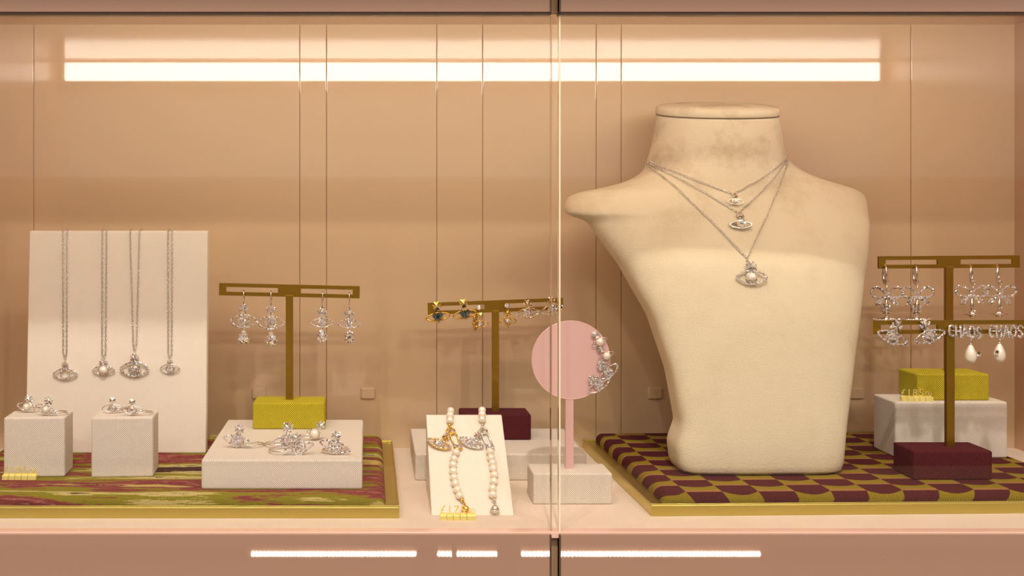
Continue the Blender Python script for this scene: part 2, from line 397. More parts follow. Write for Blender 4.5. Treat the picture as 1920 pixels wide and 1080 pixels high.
block('display_block', 'low white linen block under the maroon based stand of gold earrings', 0.0415, 0.1925, 0.139, 0.2480, 0.0, 0.0235)
block('display_block', 'white linen block behind the maroon base, carrying the £185 price tag', 0.4690, 0.5690, 0.1488, 0.1900, ZP, 0.0500)

# necklace board
bt = thing('necklace_board', 'upright white linen board hung with four silver necklaces', 'display board', (0, 0, ZP))
bm = bmesh.new()
bx0, bx1, by0, by1, bz1, bth = -0.3108, -0.1470, 0.167, 0.1785, 0.2015, 0.011
prof = [(by0, 0), (by1, bz1), (by1+bth, bz1), (by0+bth, 0)]
vsx = [[bm.verts.new((x, y, z)) for y, z in prof] for x in (bx0, bx1)]
bm.faces.new(vsx[0]); bm.faces.new(vsx[1][::-1])
for i in range(4): bm.faces.new((vsx[0][i], vsx[1][i], vsx[1][(i+1) % 4], vsx[0][(i+1) % 4]))
bmesh.ops.recalc_face_normals(bm, faces=bm.faces[:])
bmesh.ops.bevel(bm, geom=bm.edges[:], offset=0.0013, segments=3, profile=0.5, affect='EDGES'); bm.normal_update(); box_uv(bm)
me = bpy.data.meshes.new('board_panel'); bm.to_mesh(me); bm.free(); link('board_panel', me, 'linen_fine', bt)
MB().prism([(0.18, 0.0), (0.235, 0.0), (0.195, 0.12), (0.190, 0.12)], (-0.229, 0, 0), Matrix.Rotation(pi/2, 3, 'Z'), -0.01, 0.01).build('back_prop', 'linen_fine', bt)
def board_pt(px, py, lift=0.0):
    Y = by0
    for _ in range(4):
        p = P(px, py, Y); Y = by0+(p.z-ZP)/bz1*(by1-by0)
    return P(px, py, Y-lift)

# bracelet wedge
wt = thing('bracelet_wedge', 'sloping white linen wedge holding two pearl bracelets', 'display board', (0.0817, 0.032, 0))
bm = bmesh.new(); hw = 0.0321
prof = [(0, 0), (0.0760, 0.0634), (0.0795, 0.0634), (0.0795, 0)]
vsx = [[bm.verts.new((x, y, z)) for y, z in prof] for x in (-hw, hw)]
bm.faces.new(vsx[0]); bm.faces.new(vsx[1][::-1])
for i in range(4): bm.faces.new((vsx[0][i], vsx[1][i], vsx[1][(i+1) % 4], vsx[0][(i+1) % 4]))
bmesh.ops.recalc_face_normals(bm, faces=bm.faces[:])
bmesh.ops.bevel(bm, geom=bm.edges[:], offset=0.0006, segments=2, profile=0.5, affect='EDGES'); bm.normal_update(); box_uv(bm)
me = bpy.data.meshes.new('linen_cover'); bm.to_mesh(me); bm.free(); link('linen_cover', me, 'linen_fine', wt)
WSL = Vector((0, 0.0760, 0.0634)).normalized(); WNR = Vector((0, -0.0634, 0.0760)).normalized()
def wedge_pt(px, py, lift=0.0):
    o = Vector((0, CAM_Y, CAM_Z)); d = (P(px, py, 0.05)-o)
    q = Vector((0, 0.032, 0))+WNR*lift
    return o+d*((q-o).dot(WNR)/d.dot(WNR))

# ------------------------------------------------------------------ earring stands
BW, BD, BH = 0.0648, 0.0345, 0.0238
def t_stand(label, loc, base_mat, roll=0.0, rz=0.0, postx=0.0):
    t = thing('earring_stand', label, 'earring stand', loc, rz, 'brass earring stands')
    rbox('base', -BW/2, BW/2, -BD/2, BD/2, 0, BH, 0.0016, base_mat, t, 3)
    rbox('post', postx-0.0033, postx+0.0033, -0.0022, 0.0022, BH-0.001, BH+0.0955, 0.0003, 'brass_stand', t, 2)
    mb = MB(); L, H, T = 0.1285, 0.0112, 0.0022
    m = Matrix.Rotation(roll, 3, 'Y'); cc = Vector((postx, 0, BH+0.0995))
    def seg(x0, x1, z0, z1): mb.box(m @ Vector(((x0+x1)/2, 0, (z0+z1)/2))+cc, (x1-x0, T, z1-z0), m)
    seg(-L/2, L/2, 0.0022, H/2); seg(-L/2, L/2, -H/2, -0.0022)
    for a, b_ in ((-L/2, -L/2+0.0065), (-0.0105, 0.0105), (L/2-0.0065, L/2)): seg(a, b_, -0.0022, 0.0022)
    mb.build('slotted_bar', 'brass_stand', t)
    return t
t_stand('brass earring stand with chartreuse base holding four crystal drop earrings', (-0.0712, 0.1755, ZL), 'canvas_chartreuse', radians(1.3), 0, -0.0006)
t_stand('brass earring stand with maroon base holding six gold earrings', (0.1198, 0.2120, 0.0235), 'canvas_maroon', radians(-2.2), 0, 0.0010)
t_stand('brass earring stand with chartreuse base on the white block, holding bow earrings', (0.5245, 0.1728, ZP+0.05), 'canvas_chartreuse', radians(-0.4), 0, 0.0050)
t_stand('brass earring stand with maroon base on the chequered tray', (0.4785, 0.0895, ZP), 'canvas_maroon', radians(-0.3), 0, 0.0064)

ps = thing('ear_cuff_stand', 'pink disc stand on a white linen base holding four earrings', 'earring stand', (0.1660, 0.0800, 0))
rbox('base', -0.0322, 0.0318, -0.0167, 0.0167, 0, 0.0252, 0.0014, 'linen_white', ps, 3)
rbox('post', -0.0033, 0.0033, -0.0016, 0.0016, 0.0245, 0.0850, 0.0003, 'pink_acrylic', ps, 2)
mb = MB(); nn = 64; R_, zc_, th_ = 0.0322, 0.1148, 0.0018
ringp = [(R_*cos(2*pi*i/nn), R_*sin(2*pi*i/nn)) for i in range(nn)]
mb.prism(ringp, (0.0012, 0, zc_), I3, -th_, th_)
dsk = mb.build('disc', 'pink_acrylic', ps)
mb = MB(); mb.tube([(0.0012+R_*cos(2*pi*i/nn), -th_+0.0002, zc_+R_*sin(2*pi*i/nn)) for i in range(nn)], 0.00035, 5, True); mb.build('bevelled_edge', 'pink_edge', dsk)

# ------------------------------------------------------------------ bust
BX = 0.328
#        Z      left   right  front  thick  n    skew
SEC = [(0.0175, 0.0644, 0.0692, 0.0850, 0.050, 5.0, 0.02), (0.0215, 0.0679, 0.0722, 0.0838, 0.055, 5.0, 0.02), (0.0400, 0.0694, 0.0758, 0.0862, 0.054, 5.0, 0.02), (0.0575, 0.0636, 0.0789, 0.0890, 0.047, 5.0, 0.02), (0.1000, 0.0692, 0.0907, 0.0965, 0.048, 5.0, 0.03), (0.1450, 0.0815, 0.1044, 0.1050, 0.053, 4.6, 0.04), (0.1900, 0.1039, 0.1197, 0.1165, 0.058, 4.2, 0.06), (0.2100, 0.1175, 0.1288, 0.1260, 0.060, 3.8, 0.08), (0.2240, 0.1267, 0.1365, 0.1345, 0.061, 3.4, 0.11), (0.2290, 0.1295, 0.1389, 0.1375, 0.062, 3.2, 0.12), (0.2335, 0.1476, 0.1398, 0.1400, 0.063, 3.0, 0.13), (0.2400, 0.1491, 0.1405, 0.1430, 0.065, 2.8, 0.13), (0.2470, 0.1460, 0.1428, 0.1460, 0.068, 2.7, 0.13), (0.2530, 0.1406, 0.1434, 0.1490, 0.070, 2.6, 0.13), (0.2580, 0.1153, 0.1362, 0.1510, 0.074, 2.5, 0.12), (0.2625, 0.0940, 0.1192, 0.1525, 0.078, 2.4, 0.10), (0.2675, 0.0799, 0.1019, 0.1535, 0.081, 2.3, 0.08), (0.2740, 0.0698, 0.0828, 0.1540, 0.084, 2.2, 0.05), (0.2820, 0.0656, 0.0674, 0.1545, 0.086, 2.2, 0.03), (0.2900, 0.0636, 0.0592, 0.1550, 0.087, 2.2, 0.00), (0.3100, 0.0586, 0.0571, 0.1565, 0.086, 2.2, 0.00), (0.3270, 0.0561, 0.0539, 0.1575, 0.084, 2.2, 0.00)]
def interp(z, k):
    for a, b_ in zip(SEC[:-1], SEC[1:]):
        if z <= b_[0]+1e-9:
            t = (z-a[0])/(b_[0]-a[0]); return a[k]+(b_[k]-a[k])*max(0, t)
    return SEC[-1][k]
def smooth_at(z, k, h):
    ws = 0; acc = 0
    for j in range(-4, 5):
        zz = min(max(z+h*j/4, SEC[0][0]), SEC[-1][0]); wgt = 5-abs(j); acc += wgt*interp(zz, k); ws += wgt
    return acc/ws
def tilt(z): return 0.17*min(max((z-0.275)/0.05, 0), 1)
NS = 72
def ring(z, hh=0.004, inset=0.0, zoff=0.0, edge=0.0):
    l, r, f_, t, n, sk = [smooth_at(z, k, hh) for k in range(1, 7)]
    l -= inset; r -= inset; out = []
    for j in range(NS):
        a = 2*pi*j/NS; ca, sa = cos(a), sin(a)
        x = math.copysign(abs(ca)**(2/n), ca)*(r if ca > 0 else l); y = math.copysign(abs(sa)**(2/n), sa)*(t/2-inset)
        if z > 0.03: y += 0.016*(abs(x)/max(l, r))**3*min(1, (z-0.03)/0.15)*(1 if z < 0.27 else max(0, 1-(z-.27)/.02))
        yy = f_+t/2+y+sk*x
        out.append(Vector((BX+x, yy, z+zoff-tilt(z)*(f_+t/2-yy)*1.0)))
    return out
bu = thing('bust_display', 'beige suede neck and shoulders bust wearing three silver necklaces', 'jewellery bust', (BX, 0.12, ZP), world=True)
zs = [0.0175+0.0008*k for k in range(5)]+[0.0215+(0.20-0.0215)*k/40 for k in range(1, 41)]+[0.20+(0.296-0.20)*k/60 for k in range(1, 61)]+[0.296+(0.3270-0.296)*k/10 for k in range(1, 11)]
vv_ = []; ff_ = []
for z in zs:
    ins = 0.0045*(max(0, 1-(z-0.0175)/0.0040))**2
    vv_ += ring(z, 0.004, ins)
for i in range(len(zs)-1):
    for j in range(NS): ff_.append((i*NS+j, i*NS+(j+1) % NS, (i+1)*NS+(j+1) % NS, (i+1)*NS+j))
ff_.append(tuple(range(NS))[::-1]); ff_.append(tuple((len(zs)-1)*NS+j for j in range(NS)))
torso = MB().add(vv_, ff_, True).build('torso', 'bust_suede', bu)
for p_ in torso.data.polygons:
    if len(p_.vertices) > 8: p_.use_smooth = False
capv = []; capf = []
steps = [(0.0004, 0.0), (-0.0010, 0.0020), (-0.0010, 0.0062), (0.0006, 0.0082), (0.004, 0.0094), (0.012, 0.0103), (0.028, 0.0108)]
for ins, dz in steps: capv += ring(0.3268, 0.001, ins, dz)
for i in range(len(steps)-1):
    for j in range(NS): capf.append((i*NS+j, i*NS+(j+1) % NS, (i+1)*NS+(j+1) % NS, (i+1)*NS+j))
capf += [tuple(range(NS))[::-1], tuple((len(steps)-1)*NS+j for j in range(NS))]
MB().add(capv, capf, True).build('neck_cap', 'bust_suede', bu)
sm_ = MB(); sm_.tube([p for p in ring(0.3268, 0.001, 0.0, 0.0006)], 0.0007, 5, True); sm_.build('seam', 'seam', bu)
bust_bvh = BVHTree.FromPolygons(vv_, ff_)
def bust_pt(px, py, lift):
    o = Vector((0, CAM_Y, CAM_Z)); d = (P(px, py, 0.1)-o).normalized()
    hit, nrm, _, _ = bust_bvh.ray_cast(o, d)
    if hit is None:
        hit, nrm, _, _ = bust_bvh.find_nearest(P(px, py, 0.185))
    if nrm.dot(d) > 0: nrm = -nrm
    return hit+nrm*lift, nrm

# ------------------------------------------------------------------ jewellery helpers
def resample(pts, step):
    pts = [Vector(p) for p in pts]; out = [pts[0].copy()]; acc = 0.0
    for a, b_ in zip(pts[:-1], pts[1:]):
        L = (b_-a).length
        if L < 1e-9: continue
        t = step-acc
        while t <= L: out.append(a+(b_-a)*(t/L)); t += step
        acc = L-(t-step)
    return out
def chain(mb, pts, pitch=0.0022, wid=0.00085, wire=0.00030):
    q = resample(pts, pitch)
    for i in range(len(q)-1):
        a, b_ = q[i], q[i+1]; c = (a+b_)/2; t = (b_-a).normalized()
        e = t.cross(Vector((0, 1, 0))); e = e.normalized() if e.length > 1e-4 else t.orthogonal().normalized()
        e2 = t.cross(e)
        ang = (0.75 if i % 2 else -0.75); ax = e*cos(ang)+e2*sin(ang)
        hl = pitch*0.66
        loop = [c+t*(hl*cos(2*pi*k/8))+ax*(wid*sin(2*pi*k/8)) for k in range(8)]
        mb.tube(loop, wire, 4, True)
    return mb
def ell(c, rx, rz, m, n, pinch=0.0, y=0.0):
    out = []
    for i in range(n):
        a = 2*pi*i/n; x = cos(a); z = sin(a)*(1-pinch*abs(cos(a))**2)
        out.append(Vector(c)+m @ Vector((rx*x, y, rz*z)))
    return out
def cross_poly(r, w0=0.16, w1=0.62):
    p = []
    for k in range(4):
        a = k*pi/2
        for x, z in ((-w0, w0*1.02), (-w1, 1.0), (0, 0.84), (w1, 1.0)):
            p.append((r*(x*cos(a)+z*sin(a)), r*(-x*sin(a)+z*cos(a))))
    return p
def heart_poly(r, n=20):
    return [(r*1.02*sin(2*pi*i/n)**3, r*(0.81*cos(2*pi*i/n)-0.31*cos(4*pi*i/n)-0.12*cos(6*pi*i/n)-0.06*cos(8*pi*i/n)+0.08)) for i in range(n)]
def faceted(mb, poly, c, m, r, scale=0.62):   # faceted stone over an outline: table, crown rows, girdle, point behind
    n = len(poly); c = Vector(c); rng = random.Random(int(abs(c.x)*1e6)+n)
    rows = [(0.36, -0.62), (scale, -0.50), (0.84, -0.26), (1.0, 0.0)]
    vs = []
    for k, (q, y) in enumerate(rows):
        for j in range(n):
            x, z = poly[j]; x2, z2 = poly[(j+1) % n]
            if k % 2: x, z = (x+x2)/2, (z+z2)/2
            jt = 0.10 if k < 3 else 0.0
            vs.append(m @ Vector((x*q*(1+rng.uniform(-jt, jt)), r*(y+rng.uniform(-jt, jt)), z*q*(1+rng.uniform(-jt, jt))))+c)
    vs.append(m @ Vector((0, r*0.5, 0))+c); tip = len(vs)-1
    vs.append(m @ Vector((r*0.05, -r*0.60, -r*0.05))+c); mid = len(vs)-1
    fs = []
    for j in range(n):
        k = (j+1) % n
        fs.append((mid, j, k))
        for w_ in range(3):
            a0, b0 = w_*n, (w_+1)*n
            if w_ % 2 == 0: fs += [(a0+j, b0+j, a0+k), (a0+k, b0+j, b0+k)]
            else: fs += [(a0+j, b0+j, b0+k), (a0+j, b0+k, a0+k)]
        fs.append((3*n+j, tip, 3*n+k))
    mb.add(vs, fs)
def orb(parent, c, W, H, m, metal='silver', centre='pearl', rc=None, cross=None, cc=None, pave=True, wire=None, name='orb_ring', pinch=0.35, circle=True, stone='gem_clear', fill=False, ringstones=True):
    """ringed orb emblem: ringed ellipse, circle, centre stone, cross above; centre c, facing local -Y"""
    c = Vector(c); rc = rc or H*0.36; wire = wire or W*0.028
    fr_ = MB(); fr_.tube(ell(c, W/2, H/2, m, 32, pinch), wire, 6, True)
    if circle: fr_.tube(ell(c, rc+wire, rc+wire, m, 20), wire*0.9, 6, True)
    ro = fr_.build(name, metal, parent)
    st = MB()
    if pave:
        if ringstones:
            n = max(14, int(2.3*(W+H)/(W*0.085)/2))
            for p in ell(c, W/2, H/2, m, n, pinch, -wire*0.9): st.gem(p, W*0.046, m)
        if circle:
            for p in ell(c, rc+wire, rc+wire, m, 13, 0, -wire*0.9): st.gem(p, W*0.040, m)
        if fill:
            for i in range(15):
                a = i*2.4; rr = rc*sqrt(i/15)
                st.gem(c+m @ Vector((rr*cos(a), -wire*1.4, rr*sin(a))), W*0.046, m)
    if centre == 'pearl':
        MB().ellipsoid(c+m @ Vector((0, -rc*0.35, 0)), rc, rc, rc).build('pearl', 'pearl', ro)
    elif centre in ('gem', 'smoke'):
        g = MB(); poly = [(rc*cos(2*pi*i/10), rc*sin(2*pi*i/10)) for i in range(10)]
        faceted(g, poly, c+m @ Vector((0, -rc*0.15, 0)), m, rc, 0.6); g.build('centre_stone', stone if centre == 'gem' else 'gem_smoke', ro)
    elif centre == 'heart':
        g = MB(); faceted(g, heart_poly(rc), c+m @ Vector((0, -rc*0.35, 0)), m, rc*1.3, 0.6); g.build('heart_stone', stone, ro)
        pr = MB()
        for x, z in ((-.8, .5), (.8, .5), (0, -.92), (0.62, -.35), (-.62, -.35)): pr.ellipsoid(c+m @ Vector((rc*x, -rc*0.35, rc*z)), rc*.13, rc*.13, rc*.13, None, 6, 4)
        pr.build('claws', metal, ro)
    if cross:
        q = Vector(cc) if cc is not None else c+m @ Vector((0, 0, rc+wire+cross*1.05))
        k = MB(); k.cross(cross_poly(cross), q, m, -wire*0.5, wire*0.8, cross*0.42)
        k.tube([c+m @ Vector((0, 0, rc)), q], wire*0.7, 6)
        k.build('cross', metal, ro)
        if pave:
            for dx, dz in ((0, 0), (.66, 0), (-.66, 0), (0, .66), (0, -.66), (.8, .32), (-.8, .32), (.32, .82), (-.32, .82)):
                st.gem(q+m @ Vector((cross*dx, -wire*1.2-cross*0.42*(1-min(1, sqrt(dx*dx+dz*dz))), cross*dz)), cross*0.25, m)
        else:
            MB().gem(q+m @ Vector((0, -wire*0.7-cross*0.36, 0)), cross*0.30, m).build('cross_stone', 'gem_clear', ro)
    if st.v: st.build('pave_stones', 'gem_clear' if metal != 'gold' or fill else 'gold', ro, None, 'stuff')
    return ro

# necklaces on the board
def board_necklace(label, xs_top, xs_bot, ytop, ybot, cpx, W, H, style, rc=None, cross=None, ccy=None, **kw):
    sB = sc(0.172)
    c = board_pt(*cpx, 0.0022)
    t = thing('necklace', label, 'necklace', (c.x, c.y, c.z), 0, 'silver necklaces on the linen board', world=True)
    mb = MB(); tx = cpx[0]
    for xa, xb in zip(xs_top, xs_bot):
        a = board_pt(xa, ytop, 0.0009); b_ = board_pt(xb, ybot, 0.0012)
        over = [a+Vector((0, bth*1.35, -0.014)), a+Vector((0, bth*1.35, -0.002)), a+Vector((0, 0.008, 0.0014)), a+Vector((0, 0.001, 0.0008))]
        chain(mb, over+[a, b_, board_pt(tx, ybot+10, 0.0014)])
    mb.build('chain', 'silver', t)
    q = board_pt(tx, ybot+12, 0.0016)
    cc = board_pt(cpx[0], ccy, 0.0022)
    o = orb(t, c, W*sB, H*sB, I3, 'silver', style, (rc or 0)*sB or None, cross*sB, cc, name='pendant', **kw)
    l = MB(); l.tube([q+Vector((0, 0, 0.0011))+Vector((0.0010*cos(k*pi/5), 0, 0.0016*sin(k*pi/5))) for k in range(10)], 0.0003, 5, True)
    l.tube([q, cc], 0.0004, 5); l.build('bail', 'silver', o)
board_necklace('silver necklace with open ringed orb pendant, leftmost on the linen board', (118, 126), (118.5, 125), 433, 662, (122, 701), 44, 20, None, 7, 6, 684, circle=True, pinch=0.5)
board_necklace('silver necklace with pearl centred orb pendant on the linen board', (192, 200), (191.5, 198), 433, 664, (194, 694), 40, 17, 'pearl', 7.5, 8, 681, ringstones=True)
board_necklace('silver necklace with wide beaded orb pendant, its strands spread apart', (244, 262), (250, 256), 433, 646, (252, 692), 52, 27, 'smoke', 9, 8, 671)
board_necklace('silver necklace with small plain orb pendant, rightmost on the linen board', (315, 323), (315.5, 322), 433, 664, (319, 691), 36, 17, 'gem', 6.5, 6, 679, ringstones=False)

# necklaces on the bust
def bust_necklace(label, path, apex, cpx, W, H, style, rc, cross, ccy, **kw):
    sB = sc(0.14)
    c, nr = bust_pt(*cpx, 0.0026)
    t = thing('necklace', label, 'necklace', (c.x, c.y, c.z), 0, 'silver necklaces on the bust', world=True)
    pts = []
    for i in range(len(path)-1):
        for k in range(8):
            f = k/8; pts.append(bust_pt(path[i][0]+(path[i+1][0]-path[i][0])*f, path[i][1]+(path[i+1][1]-path[i][1])*f, 0.0011)[0])
    pts.append(bust_pt(*path[-1], 0.0009)[0])
    a, e = pts[0], pts[-1]; arc = []
    cx_, cy_ = (a.x+e.x)/2, 0.1985
    for k in range(1, 24):
        an = pi-pi*k/24
        z_ = a.z+(e.z-a.z)*k/24+0.004*sin(pi*k/24)
        rg = ring(min(max(z_, 0.27), 0.32)); rr_ = max((p.x-cx_)*cos(an)+(p.y-cy_)*sin(an) for p in rg if True)
        d = Vector((cos(an), sin(an), 0)); hit = bust_bvh.ray_cast(Vector((cx_, cy_, z_))+d*0.3, -d)[0]
        if hit is not None: arc.append(hit+d*0.0011)
    mb = MB(); chain(mb, pts, 0.0020, 0.00085, 0.00030)
    chain(mb, [a]+arc+[e], 0.0020, 0.00085, 0.00030); mb.build('chain', 'silver', t)
    pit = math.atan2(nr.z, -nr.y)
    m = frame3(0, -pit*0.9, 0)
    cc, _ = bust_pt(cpx[0]-1, ccy, 0.0026)
    o = orb(t, c, W*sB, H*sB, m, 'silver', style, rc*sB, cross*sB, cc, name='pendant', **kw)
    ap = bust_pt(*apex, 0.0012)[0]
    l = MB(); l.tube([ap+Vector((0.0009*cos(k*pi/5), 0, 0.0013*sin(k*pi/5)-0.0008)) for k in range(10)], 0.0003, 5, True); l.tube([ap, cc], 0.0004, 5); l.build('bail', 'silver', o)
bust_necklace('shortest silver necklace on the bust, with tiny pearl pendant', [(1213, 300), (1250, 317), (1310, 341), (1374, 364), (1420, 339), (1455, 315), (1474, 296)], (1374, 366), (1377, 380), 29, 11, 'pearl', 5.2, 5, 370, pave=False, pinch=0.1)
bust_necklace('middle silver necklace on the bust, with clear heart stone pendant', [(1212, 304), (1258, 328), (1320, 361), (1384, 400), (1421, 366), (1452, 332), (1475, 299)], (1384, 402), (1387, 424), 40, 14, 'heart', 11, 6.5, 407, pave=False, pinch=0.1, circle=False, wire=0.0009)
bust_necklace('longest silver necklace on the bust, with wide pearl and stone pendant', [(1212, 307), (1270, 355), (1330, 412), (1400, 485), (1440, 400), (1464, 340), (1477, 301)], (1400, 488), (1407, 521), 54, 25, 'pearl', 7.5, 10, 502)

# ------------------------------------------------------------------ rings
def ring_piece(label, px, ztop, W, H, style, rc, cross, ccpx, rollv=0.0, band=(0.0, 0.0085), yoff=0.0, group='rings', Y=None, **kw):
    # find the depth at which the emblem's lower edge rests on the surface
    Y = Y or 0.1
    s = sc(Y); c = P(px[0], px[1], Y)
    t = thing('ring', label, 'ring', (c.x, c.y, ztop), 0, group, world=True)
    m = frame3(rollv, radians(-8), 0)
    cc = P(ccpx[0], ccpx[1], Y+0.0008)
    o = orb(t, c, W*s, H*s, m, kw.pop('metal', 'silver'), style, rc*s, cross*s, cc, name='emblem', **kw)
    bm_ = MB(); dx, R = band; bc = Vector((c.x+dx, c.y+sqrt(max(R*R-dx*dx*0.6, 1e-8))+0.0008, ztop+0.0012))
    bm_.tube([bc+Vector((R*1.1*cos(2*pi*k/28), R*sin(2*pi*k/28), 0.0016*(1-sin(2*pi*k/28))/2)) for k in range(28)], 0.00065, 6, True)
    bm_.tube([bc+Vector((-dx*0.5, -R*0.9, 0.0014)), c], 0.0007, 6)
    bm_.build('band', 'silver', t)
ZQ = ZP+0.0495
def yrest(py, z): return (CAM_Z-z)/(py-PY)*FPX+CAM_Y       # depth where a surface of height z shows at picture row py
ring_piece('pearl centred orb ring at the back left of the linen cube', (50, 763), ZQ, 36, 15, 'pearl', 6, 8, (54, 750), radians(14), (0.0, 0.0085), group='rings on the linen cubes', Y=yrest(774, ZQ))
ring_piece('pearl centred orb ring tilted on the linen cube edge', (86, 768), ZQ, 40, 15, 'pearl', 6, 8, (91, 752), radians(22), (0.006, 0.0085), group='rings on the linen cubes', Y=yrest(780, ZQ))
ring_piece('silver orb ring with a crown on the linen cube', (211, 766), ZQ, 38, 15, 'smoke', 6, 6, (211, 751), 0, (0.003, 0.0085), group='rings on the linen cubes', Y=yrest(775, ZQ), pave=False)
ring_piece('orb ring with one bright clear round stone on the linen cube', (248, 769), ZQ, 38, 15, 'gem', 7.5, 6, (248, 754), 0, (0.006, 0.0085), group='rings on the linen cubes', Y=yrest(780, ZQ), pave=False, stone='gem_clear')
ring_piece('heart stone orb ring leftmost on the low linen block', (445, 826), ZL, 52, 18, 'heart', 10, 9, (449, 806), radians(12), (0.010, 0.0100), group='rings on the low linen block', Y=yrest(840, ZL), stone='gem_paleviolet', ringstones=True)
ring_piece('heart stone orb ring with crystal sprays in the ring cluster', (538, 826), ZL, 50, 20, 'heart', 10, 10, (540, 802), radians(-10), (-0.008, 0.0100), group='rings on the low linen block', Y=yrest(840, ZL), stone='gem_paleviolet')
ring_piece('pave orb ring in front of the ring cluster, its band to the left', (560, 840), ZL, 56, 18, None, 11, 9, (556, 821), radians(-14), (-0.011, 0.0125), group='rings on the low linen block', Y=yrest(853, ZL), fill=True)
ring_piece('large pearl ring with crystal sprays before the chartreuse base', (590, 813), ZL, 30, 12, 'pearl', 8.5, 9, (601, 799), radians(16), (-0.006, 0.0085), group='rings on the low linen block', Y=yrest(826, ZL))
ring_piece('pave orb ring rightmost on the low linen block', (628, 837), ZL, 58, 18, None, 11, 9, (630, 818), radians(18), (0.0, 0.0095), group='rings on the low linen block', Y=yrest(853, ZL), fill=True)

# ------------------------------------------------------------------ earrings
def pear_poly(w, h, n=14):
    return [(w*sin(2*pi*i/n)*(0.5-0.28*cos(2*pi*i/n)), h/2*cos(2*pi*i/n)) for i in range(n)]
def hook(mb, top, bot, r=0.0006):
    t, b_ = Vector(top), Vector(bot)
    back = Vector((0, 0.006, 0))
    pts = [b_, t-Vector((0, 0.0006, 0.0012)), t+Vector((0, 0.0009, 0.0010)), t+Vector((0, 0.0038, 0.0006)), t+back-Vector((0, 0, 0.003)), t+back*1.05-Vector((0, 0, 0.008))]
    mb.tube(pts, r, 6)
YS = 0.1755
def drop_earring(label, hk, cr, ob, W, H, dr, dw, dh, flower):
    Y = YS-0.0032; s = sc(Y); c = P(*ob, Y)
    t = thing('earring', label, 'earring', (c.x, c.y, c.z), 0, 'crystal drop earrings', world=True)
    mb = MB(); hook(mb, P(hk[0], hk[1], Y+0.0010), P(cr[0], cr[1]-8, Y)); mb.build('hook', 'silver', t)
    if flower: orb(t, c, W*s, H*s, I3, 'silver', None, 5.5*s, 9.5*s, P(*cr, Y), fill=True)
    else: orb(t, c, W*s, H*s, I3, 'silver', 'smoke', 8*s, 9*s, P(*cr, Y))
    d = P(*dr, Y); g = MB()
    l = MB(); l.tube([c-Vector((0, 0, H*s*0.42)), d+Vector((0, 0, dh*s*0.45))], 0.0004, 5)
    if flower:
        for k in range(9):
            a = 2*pi*k/9; g.gem(d+Vector((dw*s*0.40*sin(a)*(1-0.25*cos(a)), -0.0004, dh*s*0.40*cos(a))), dw*s*0.16, I3)
        g.gem(d+Vector((0, -0.0008, 0)), dw*s*0.30, I3, 8); g.gem(d+Vector((0, -0.0006, dh*s*0.24)), dw*s*0.16, I3)
        g.build('crystal_drop', 'gem_clear', t, 'cluster of clear stones in a pear outline')
    else:
        faceted(g, [(x, z) for x, z in pear_poly(dw*s, dh*s)], d, I3, dw*s*0.5, 0.55); g.build('crystal_drop', 'gem_clear', t, 'pear cut clear stone')
        for k in range(10):
            a = 2*pi*k/10; l.ellipsoid(d+Vector((dw*s*sin(a)*(0.5-0.26*cos(a)), -0.0002, dh*s*0.52*cos(a))), 0.0006, 0.0006, 0.0006, None, 6, 4)
    l.build('setting', 'silver', t)
drop_earring('crystal orb earring with pear drop, leftmost on the chartreuse based stand', (457, 547), (457, 579), (457, 602), 50, 24, (457, 632), 20, 26, False)
drop_earring('crystal orb earring with pear drop, touching the brass post', (508, 548), (508, 581), (508, 605), 50, 24, (508, 635), 20, 26, False)
drop_earring('crystal orb earring with flower shaped drop, just right of the brass post', (605, 549), (604, 587), (604, 605), 42, 17, (604, 630), 19, 24, True)
drop_earring('crystal orb earring with flower shaped drop, at the bar end beside the post', (655, 551), (655, 589), (655, 607), 42, 17, (655, 632), 19, 24, True)

YM = 0.2120-0.0030; sM = sc(YM)
def gold_earring(label, ob, W, H, roll_, style, rc, cross, cr, stud=None, hoop=False, tail=None, **kw):
    c = P(*ob, YM)
    t = thing('earring', label, 'earring', (c.x, c.y, c.z), 0, 'gold earrings', world=True)
    m = frame3(radians(roll_), 0, 0)
    orb(t, c, W*sM, H*sM, m, 'gold', style, rc*sM, cross*sM, P(*cr, YM), **kw)
    pb = MB(); q = P(*(stud or cr), YM); pb.tube([q, q+Vector((0, 0.0075, 0))], 0.0005, 6); pb.ellipsoid(q+Vector((0, 0.0072, 0)), 0.0016, 0.0008, 0.0016, None, 8, 5)
    if stud: pb.tube([q, P(*cr, YM)], 0.0004, 5)
    pb.build('ear_post', 'gold', t)
    if stud: MB().gem(P(*stud, YM-0.0006), 5.2*sM, I3, 8).build('stud_stone', 'gem_clear', t)
    if hoop:
        hb = MB(); hc = c+Vector((-0.0040, 0.0052, 0.0025)); hb.tube([hc+Vector((0.0016*cos(2*pi*k/24), 0.0052*cos(2*pi*k/24), 0.0088*sin(2*pi*k/24))) for k in range(24)], 0.0012, 6, True); hb.build('hoop', 'gold', t)
    if tail:
        tb = MB()
        for dx in (-2.5, 2.5): tb.tube([c-Vector((dx*sM, 0, H*sM*0.4)), P(tail[0]+dx, tail[1], YM)], 0.0003, 5)
        tb.build('tassel', 'gold', t)
gold_earring('gold orb earring with dark green heart stone, at the left bar end', (821, 594), 44, 15, -10, 'heart', 11, 8.5, (819, 574), pave=False, stone='gem_green', circle=False, wire=0.0009)
gold_earring('gold orb earring with dark green heart stone, nearer the post', (872, 589), 44, 15, -10, 'heart', 11, 8.5, (869, 569), pave=False, stone='gem_green', circle=False, wire=0.0009)
gold_earring('gold hoop earring with small hanging clear stone orb', (900, 607), 29, 13, -3, 'gem', 6, 6, (901, 592), stud=(898, 577), hoop=True, pave=False)
gold_earring('gold orb earring hanging from a single clear stud', (952, 602), 32, 14, 0, 'gem', 6, 7, (951, 587), stud=(951, 573), tail=(952, 616))
